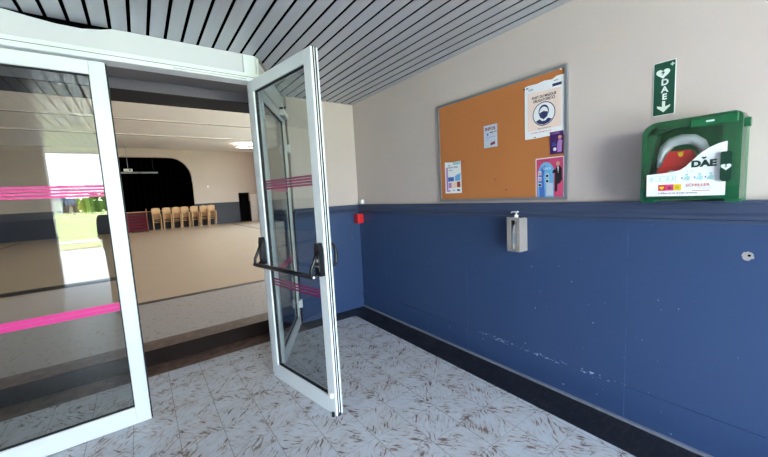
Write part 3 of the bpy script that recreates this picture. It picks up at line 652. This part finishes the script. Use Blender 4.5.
for a in (0.0, CWd-0.045): MB().box((a-0.008, -0.15, -0.016), (a+0.048, -0.02, 0.0), 'green', 0.004).build('foot', cb)
# defibrillator in it
ae = onwall('defibrillator', 0.656-0.052, 1.484, 0.052); ae.scale = (0.86, 1, 1)
tag(ae, 'red defibrillator with pale grey carrying handle inside the green cabinet', 'defibrillator')
MB().prism([[(0.010, 0.0), (0.215, 0.0), (0.215, 0.10), (0.190, 0.135), (0.185, 0.170), (0.165, 0.205), (0.065, 0.205), (0.045, 0.165), (0.030, 0.130), (0.010, 0.12)]], 'y', -0.03, -0.105, 'aedred').box((0.02, -0.112, 0.03), (0.205, -0.104, 0.126), 'aedred', 0.006).build('body', ae)
ab = ae.children[0]
MB().tube([(0.020, -0.075, 0.125), (0.024, -0.078, 0.175), (0.040, -0.08, 0.222), (0.070, -0.08, 0.252), (0.120, -0.08, 0.262), (0.170, -0.08, 0.256), (0.205, -0.08, 0.230), (0.222, -0.078, 0.190), (0.226, -0.075, 0.14)], [0.020, 0.023, 0.026, 0.027, 0.027, 0.027, 0.026, 0.023, 0.020], 'aedgrey').build('carry_handle', ae)
MB().flat([(0.108, 0.196), (0.136, 0.200), (0.132, 0.178), (0.122, 0.172), (0.112, 0.178)], -0.1055, 'yellow', 0.002).build('badge', ab)
MB().prism([arc(0.085, 0.085, 0.022, 0, 360, 20)[:-1]], 'y', -0.1125, -0.117, 'aedgrey').build('status_button', ab)
MB().prism([arc(0.138, 0.090, 0.020, 0, 360, 20)[:-1]], 'y', -0.1125, -0.117, 'aedgrey').build('shock_button', ab)

# hand gel holder and bottle
gh = onwall('gel_holder', 1.543, 1.050)
tag(gh, 'grey wooden slotted holder for hand gel on blue wall', 'holder')
w, hh, dp = 0.108, 0.266, 0.105
MB().prism([rect(0, 0.0, w, hh), rect(0.032, 0.018, 0.078, hh-0.020)], 'y', -dp+0.010, -dp, 'grey_wood').build('front_plate', gh)
for a in (0.0, w-0.009): MB().box((a, -dp+0.010, 0), (a+0.009, 0, hh-0.006), 'grey_wood').build('side_plate', gh)
MB().box((0.009, -dp+0.010, 0), (w-0.009, 0, 0.010), 'grey_wood').build('base_plate', gh)
MB().box((0.009, -0.008, 0.010), (w-0.009, 0, hh-0.03), 'grey_wood').build('back_plate', gh)
gb = onwall('gel_bottle', 1.543-0.054, 1.0605, 0.062)
tag(gb, 'white hand gel pump bottle standing in the grey holder', 'bottle')
b = MB(); b.tube([(0, 0, 0), (0, 0, 0.004), (0, 0, 0.16), (0, 0, 0.185), (0, 0, 0.20), (0, 0, 0.225)], [0.026, 0.029, 0.029, 0.024, 0.013, 0.013], 'white', 20); b.build('body', gb)
MB().cyl((0, 0, 0.05), (0, 0, 0.13), 0.0296, 'pale', n=20).build('wrap_label', gb)
MB().cyl((0, 0, 0.225), (0, 0, 0.272), 0.015, 'white').cyl((0, 0, 0.272), (0, 0, 0.292), 0.006, 'white').box((-0.012, -0.012, 0.290), (0.016, 0.012, 0.302), 'white', 0.004).tube([(-0.008, 0, 0.296), (-0.034, 0, 0.296), (-0.040, 0, 0.288)], 0.005, 'white').build('pump', gb)

# red call point near the corner, white sensor above it
cp = onwall('call_point', 3.886, 1.175)
tag(cp, 'red square alarm call point on the blue wall near corner', 'alarm')
MB().box((0, -0.088, 0), (0.098, 0, 0.124), 'red', 0.006).build('housing', cp)
MB().cyl((0.03, -0.0885, 0.068), (0.03, -0.0905, 0.068), 0.014, 'dred').build('break_glass', cp)
tag(MB().box((0, -0.045, 0), (0.058, 0, 0.060), 'white', 0.006).box((0.008, -0.047, 0.008), (0.05, -0.045, 0.05), 'white', 0.003).build('wall_sensor', loc=(A, 3.80, 1.428), rz=-PI/2), 'small white plastic box above the blue rail near corner', 'sensor')
# bare plaster patch with a drilled hole
random.seed(3)
blob = [(0.021*math.cos(t)*(1+random.uniform(-0.22, 0.22)), 0.022*math.sin(t)*(1+random.uniform(-0.25, 0.2))) for t in [i*2*PI/22 for i in range(22)]]
p = MB(); p.prism([blob], 'y', 0, -0.0015, 'plaster'); p.flat(arc(0.004, 0.002, 0.006, 0, 360, 12)[:-1], -0.0016, 'void')
struct(p.build('trim_14', loc=(A, 0.262, 1.147), rz=-PI/2), 'bare plaster patch with a drilled hole in the blue wall', 'patch')

# ------------------------------------------------------------------ outside, seen reflected in the closed leaf
struct(MB().box((-40, -12.2, -0.35), (40, OUT-0.2, -0.03), 'pave').build('ground_pavement'))
struct(MB().box((-1.43, OUT-0.2, -0.1), (1.75, OUT, -0.001), 'pave').build('trim_15'))
struct(MB().box((-40, -13.2, -0.35), (40, -12.2, -0.06), 'dirt').build('ground_verge'))
struct(MB().prism([[(-13.2, -0.4), (-13.2, -0.05), (-156, 0.65), (-220, 0.8), (-220, -0.4)]], 'x', -140, 140, 'grass').build('ground_lawn'))
struct(MB().prism([[(-15.6, -0.3), (-15.6, -0.005), (-17.0, 0.015), (-17.0, -0.3)]], 'x', -40, 2.5, 'pave').build('ground_path'))
struct(MB().box((-90, -9.5, -0.6), (90, 40, -0.36), 'dirt').build('ground_soil'))
def house(x0, x1, y0, y1, h, rh, wm, label):
    r = tag(empty('house', ((x0+x1)/2, y1, 0.62)), label, 'house'); hw = (x1-x0)/2; dp = y1-y0
    MB().box((-hw, -dp, 0), (hw, 0, h), wm).build('walls', r)
    MB().prism([[(-dp-0.4, h), (0.4, h), (-dp/2, h+rh)]], 'x', -hw-0.3, hw+0.3, 'roof').build('roof', r)
    for xx in (-hw*0.55, hw*0.5):
        MB().box((xx-hw*0.2, -0.02, 1.0), (xx+hw*0.2, 0.05, 2.2), 'darkglass').build('window', r)
    MB().box((-0.4, -0.02, 0), (0.5, 0.05, 2.1), 'hdoor').build('door', r)
house(-36.6, -21.8, -166, -157, 4.6, 1.6, 'render', 'low white rendered house across the lawn')
house(-20.8, -18.2, -163, -155, 2.9, 2.3, 'brick', 'brick house with grey slate roof across the lawn')
def tree(x, y, h, r, lm, seed, label):
    random.seed(seed); t = tag(empty('tree', (x, y, 0.60)), label, 'tree', 'trees across the lawn')
    MB().tube([(0, 0, 0), (0.05, 0.03, h*0.3), (0, 0, h*0.6)], [0.22, 0.17, 0.08], 'bark', 8).build('trunk', t)
    m = MB()
    for i in range(34):
        a = random.uniform(0, 2*PI); d = r*math.sqrt(random.random())*0.8; z = random.uniform(h*0.12, h*0.88); q = random.uniform(0.28, 0.5)*r*(1.1-0.4*z/h)
        k = bmesh.ops.create_icosphere(m.bm, subdivisions=3, radius=q, matrix=Matrix.Translation((d*math.cos(a), d*math.sin(a), z)))
        for v in k['verts']: v.co += Vector((random.uniform(-1, 1), random.uniform(-1, 1), random.uniform(-1, 1)))*q*0.16
        m._fin(set(f for v in k['verts'] for f in v.link_faces), lm)
    m.build('foliage', t)
for i, (x_, y_, h_, r_, lm, lb) in enumerate([(-15.9, -152, 5.6, 1.9, 'leafb', 'rounded yellow green tree beside the brick house'), (-12.2, -145, 6.4, 2.1, 'leafa', 'green tree second from the brick house'), (-8.6, -152, 7.4, 2.2, 'leafa', 'taller green tree third from the brick house'), (-4.2, -145, 6.6, 2.3, 'leafb', 'yellow green tree fourth from the brick house'), (0.8, -152, 7.0, 2.4, 'leafa', 'green tree farthest from the brick house'), (-43, -160, 8.0, 3.2, 'leafa', 'green tree beyond the white rendered house')]):
    tree(x_, y_, h_, r_, lm, 11+i, lb)

# ------------------------------------------------------------------ the photographer, standing behind the lens
YAW, PITCH, ROLL = 0.626817426, 0.103356078, -0.0535177961
def fused(caps, m, name, voxel, parent=None, smooth=6):
    """one continuous skin grown over tapered limbs"""
    b = MB()
    for c_ in caps:
        if len(c_) == 3: b.ball(c_[0], 1.0, m, 20, c_[1] if isinstance(c_[1], tuple) else (c_[1],)*3)
        else:
            p_, r0, q_, r1 = c_
            b.cyl(p_, q_, r0, m, r1, 20); b.ball(p_, r0, m, 18); b.ball(q_, r1, m, 18)
    o = b.build(name, parent, True)
    r = o.modifiers.new('Remesh', 'REMESH'); r.mode = 'VOXEL'; r.voxel_size = voxel; r.use_smooth_shade = True
    s_ = o.modifiers.new('Smooth', 'SMOOTH'); s_.iterations = smooth; s_.factor = 0.5
    return o
bx, by = -0.43*math.sin(YAW)-0.03, -0.43*math.cos(YAW)-0.04
pe = empty('person', (bx, by, 0), -YAW)
tag(pe, 'person in dark shirt and trousers raising a phone, reflected in the closed leaf', 'person')
hz = 1.50
body = [((0, 0.02, 1.625), (0.074, 0.092, 0.112), 0), ((0, 0.055, 1.565), (0.052, 0.05, 0.062), 0), ((0, -0.005, 1.50), 0.056, (0, 0.0, 1.42), 0.062),
        ((0, 0.118, 1.608), (0.013, 0.020, 0.022), 0), ((0.076, 0.015, 1.615), (0.012, 0.02, 0.032), 0), ((-0.076, 0.015, 1.615), (0.012, 0.02, 0.032), 0), ((0, 0.099, 1.568), (0.025, 0.012, 0.008), 0),
        ((-0.06, 0, 1.32), 0.115, (0.06, 0, 1.32), 0.115), ((-0.05, 0, 1.12), 0.105, (0.05, 0, 1.12), 0.105), ((-0.06, 0, 0.95), 0.115, (0.06, 0, 0.95), 0.115), ((0, 0, 0.95), 0.12, (0, 0, 1.35), 0.12)]
for s_ in (-1, 1):
    sh, el, wr = (s_*0.185, 0, 1.405), (s_*0.265, 0.10, 1.185), (s_*0.135, 0.315, 1.475)
    body += [((s_*0.05, 0, 1.39), 0.075, sh, 0.06), (sh, 0.058, el, 0.043), (el, 0.042, wr, 0.027)]
    body += [((s_*0.095, 0, 0.93), 0.088, (s_*0.115, 0.01, 0.50), 0.058), ((s_*0.115, 0.01, 0.50), 0.056, (s_*0.125, -0.02, 0.10), 0.040), ((s_*0.125, -0.03, 0.055), 0.042, (s_*0.145, 0.12, 0.035), 0.034)]
    pc = (s_*0.118, 0.350, 1.510); body += [(wr, 0.027, pc, 0.024), ((s_*0.120, 0.345, 1.505), (0.018, 0.030, 0.040), 0)]
    for j, (dz, ln) in enumerate(((0.034, 0.030), (0.014, 0.036), (-0.006, 0.034), (-0.026, 0.026))):
        k1 = (s_*0.112, 0.366, 1.512+dz); k2 = (s_*0.100, 0.382, 1.514+dz); k3 = (s_*(0.100-ln), 0.385, 1.515+dz*0.9)
        body += [((s_*0.120, 0.350, 1.508+dz*0.8), 0.0105, k1, 0.0098), (k1, 0.0095, k2, 0.009), (k2, 0.009, k3, 0.0078)]
    body += [((s_*0.118, 0.330, 1.535), 0.0125, (s_*0.104, 0.338, 1.556), 0.011), ((s_*0.104, 0.338, 1.556), 0.0105, (s_*0.078, 0.347, 1.556), 0.009)]
fused(body, 'skin', 'body', 0.0055, pe, 3)
shirt = [((-0.07, 0, 1.31), 0.130, (0.07, 0, 1.31), 0.130), ((-0.06, 0, 1.10), 0.124, (0.06, 0, 1.10), 0.124), ((-0.07, 0, 0.94), 0.130, (0.07, 0, 0.94), 0.130), ((0, 0, 1.0), 0.132, (0, 0, 1.38), 0.115), ((-0.1, 0, 1.0), 0.115, (-0.09, 0, 1.3), 0.115), ((0.1, 0, 1.0), 0.115, (0.09, 0, 1.3), 0.115)]
pants = [((-0.06, 0, 0.93), 0.122, (0.06, 0, 0.93), 0.122)]
for s_ in (-1, 1):
    sh, el, wr = (s_*0.185, 0, 1.400), (s_*0.268, 0.10, 1.182), (s_*0.165, 0.287, 1.445)
    shirt += [((s_*0.05, 0, 1.38), 0.088, sh, 0.074), (sh, 0.074, el, 0.064), (el, 0.062, wr, 0.044)]
    pants += [((s_*0.095, 0, 0.92), 0.105, (s_*0.115, 0.01, 0.50), 0.078), ((s_*0.115, 0.01, 0.50), 0.078, (s_*0.125, -0.02, 0.10), 0.066)]
fused(shirt, 'shirt', 'shirt', 0.010, pe); fused(pants, 'trousers', 'trousers', 0.010, pe)
fused([((0, -0.005, 1.655), (0.085, 0.095, 0.095), 0), ((0, -0.045, 1.60), (0.080, 0.065, 0.085), 0)], 'hair', 'hair', 0.008, pe)
for s_ in (-1, 1):
    fused([((s_*0.126, -0.045, 0.048), 0.047, (s_*0.150, 0.15, 0.042), 0.040), ((s_*0.126, -0.03, 0.06), 0.050, (s_*0.125, -0.02, 0.11), 0.050)], 'shoe', 'shoe', 0.008, pe)
    MB().ball((s_*0.030, 0.098, 1.632), 0.0125, 'white').ball((s_*0.030, 0.1085, 1.632), 0.006, 'void').build('eye', pe)
    MB().tube([(s_*0.014, 0.112, 1.652), (s_*0.03, 0.111, 1.657), (s_*0.048, 0.098, 1.652)], 0.004, 'hair', 6).build('eyebrow', pe)
ph = empty('phone', (bx+0.366*math.sin(YAW), by+0.366*math.cos(YAW), 1.515), -YAW)
tag(ph, 'black phone held up in both hands by the reflected person', 'phone')
MB().box((-0.079, -0.0045, -0.0385), (0.079, 0.0045, 0.0385), 'plast', 0.006).build('case', ph)
MB().box((-0.074, -0.0052, -0.034), (0.074, -0.0044, 0.034), 'darkglass').build('screen', ph)

# ------------------------------------------------------------------ light
wd = bpy.data.worlds.new('World'); S.world = wd; wd.use_nodes = True
nt = wd.node_tree; bg = nt.nodes['Background']
tc = nt.nodes.new('ShaderNodeTexCoord'); sp = nt.nodes.new('ShaderNodeSeparateXYZ'); nt.links.new(tc.outputs['Generated'], sp.inputs[0])
cr = nt.nodes.new('ShaderNodeValToRGB'); nt.links.new(sp.outputs[2], cr.inputs[0])
cr.color_ramp.elements[0].position = 0.0; cr.color_ramp.elements[0].color = (0.90, 0.97, 1.0, 1)
cr.color_ramp.elements[1].position = 0.75; cr.color_ramp.elements[1].color = (0.42, 0.68, 1.0, 1)
nt.links.new(cr.outputs[0], bg.inputs[0]); bg.inputs[1].default_value = 21.0
sl = bpy.data.lights.new('sun', 'SUN'); sl.energy = 95.0; sl.angle = 0.01; sl.color = (1.0, 0.93, 0.83)
so = bpy.data.objects.new('sun', sl); COL.objects.link(so)
so.rotation_euler = Vector((math.cos(math.radians(32)), 0.06, -math.sin(math.radians(32)))).to_track_quat('-Z', 'Y').to_euler()
def portal(loc, sx, sy, direction):
    l = bpy.data.lights.new('portal', 'AREA'); l.shape = 'RECTANGLE'; l.size = sx; l.size_y = sy; l.cycles.is_portal = True
    o = bpy.data.objects.new('portal', l); COL.objects.link(o); o.location = loc
    o.rotation_euler = Vector(direction).to_track_quat('-Z', 'Y').to_euler()
portal((0.16, OUT-0.22, 1.36), 3.2, 2.75, (0, 1, 0))
portal((HX+0.3, 13.3, 2.55), 15.0, 4.2, (-1, 0, 0))

# ------------------------------------------------------------------ camera
cam = bpy.data.cameras.new('camera'); co = bpy.data.objects.new('camera', cam); COL.objects.link(co)
fpx = 333.923585
cam.sensor_fit = 'HORIZONTAL'; cam.sensor_width = 36.0; cam.lens = fpx/768*36.0; cam.clip_start = 0.02; cam.clip_end = 500
sa, ca, sb, cb_ = math.sin(YAW), math.cos(YAW), math.sin(PITCH), math.cos(PITCH)
fwd = Vector((sa*cb_, ca*cb_, -sb)); right = Vector((ca, -sa, 0)); up = right.cross(fwd)
cc, ss = math.cos(ROLL), math.sin(ROLL)
r2 = cc*right+ss*up; u2 = -ss*right+cc*up
mx = Matrix((r2, u2, -fwd)).transposed().to_4x4(); mx.translation = (0, 0, H)
co.matrix_world = mx
S.camera = co
S.view_settings.view_transform = 'Standard'; S.view_settings.look = 'None'; S.view_settings.gamma = 1.0; S.view_settings.use_curve_mapping = False
S.view_settings.exposure = 0.13
S.cycles.use_denoising = True
S.cycles.max_bounces = 12; S.cycles.diffuse_bounces = 6; S.cycles.glossy_bounces = 6; S.cycles.transparent_max_bounces = 24
S.cycles.sample_clamp_indirect = 20.0
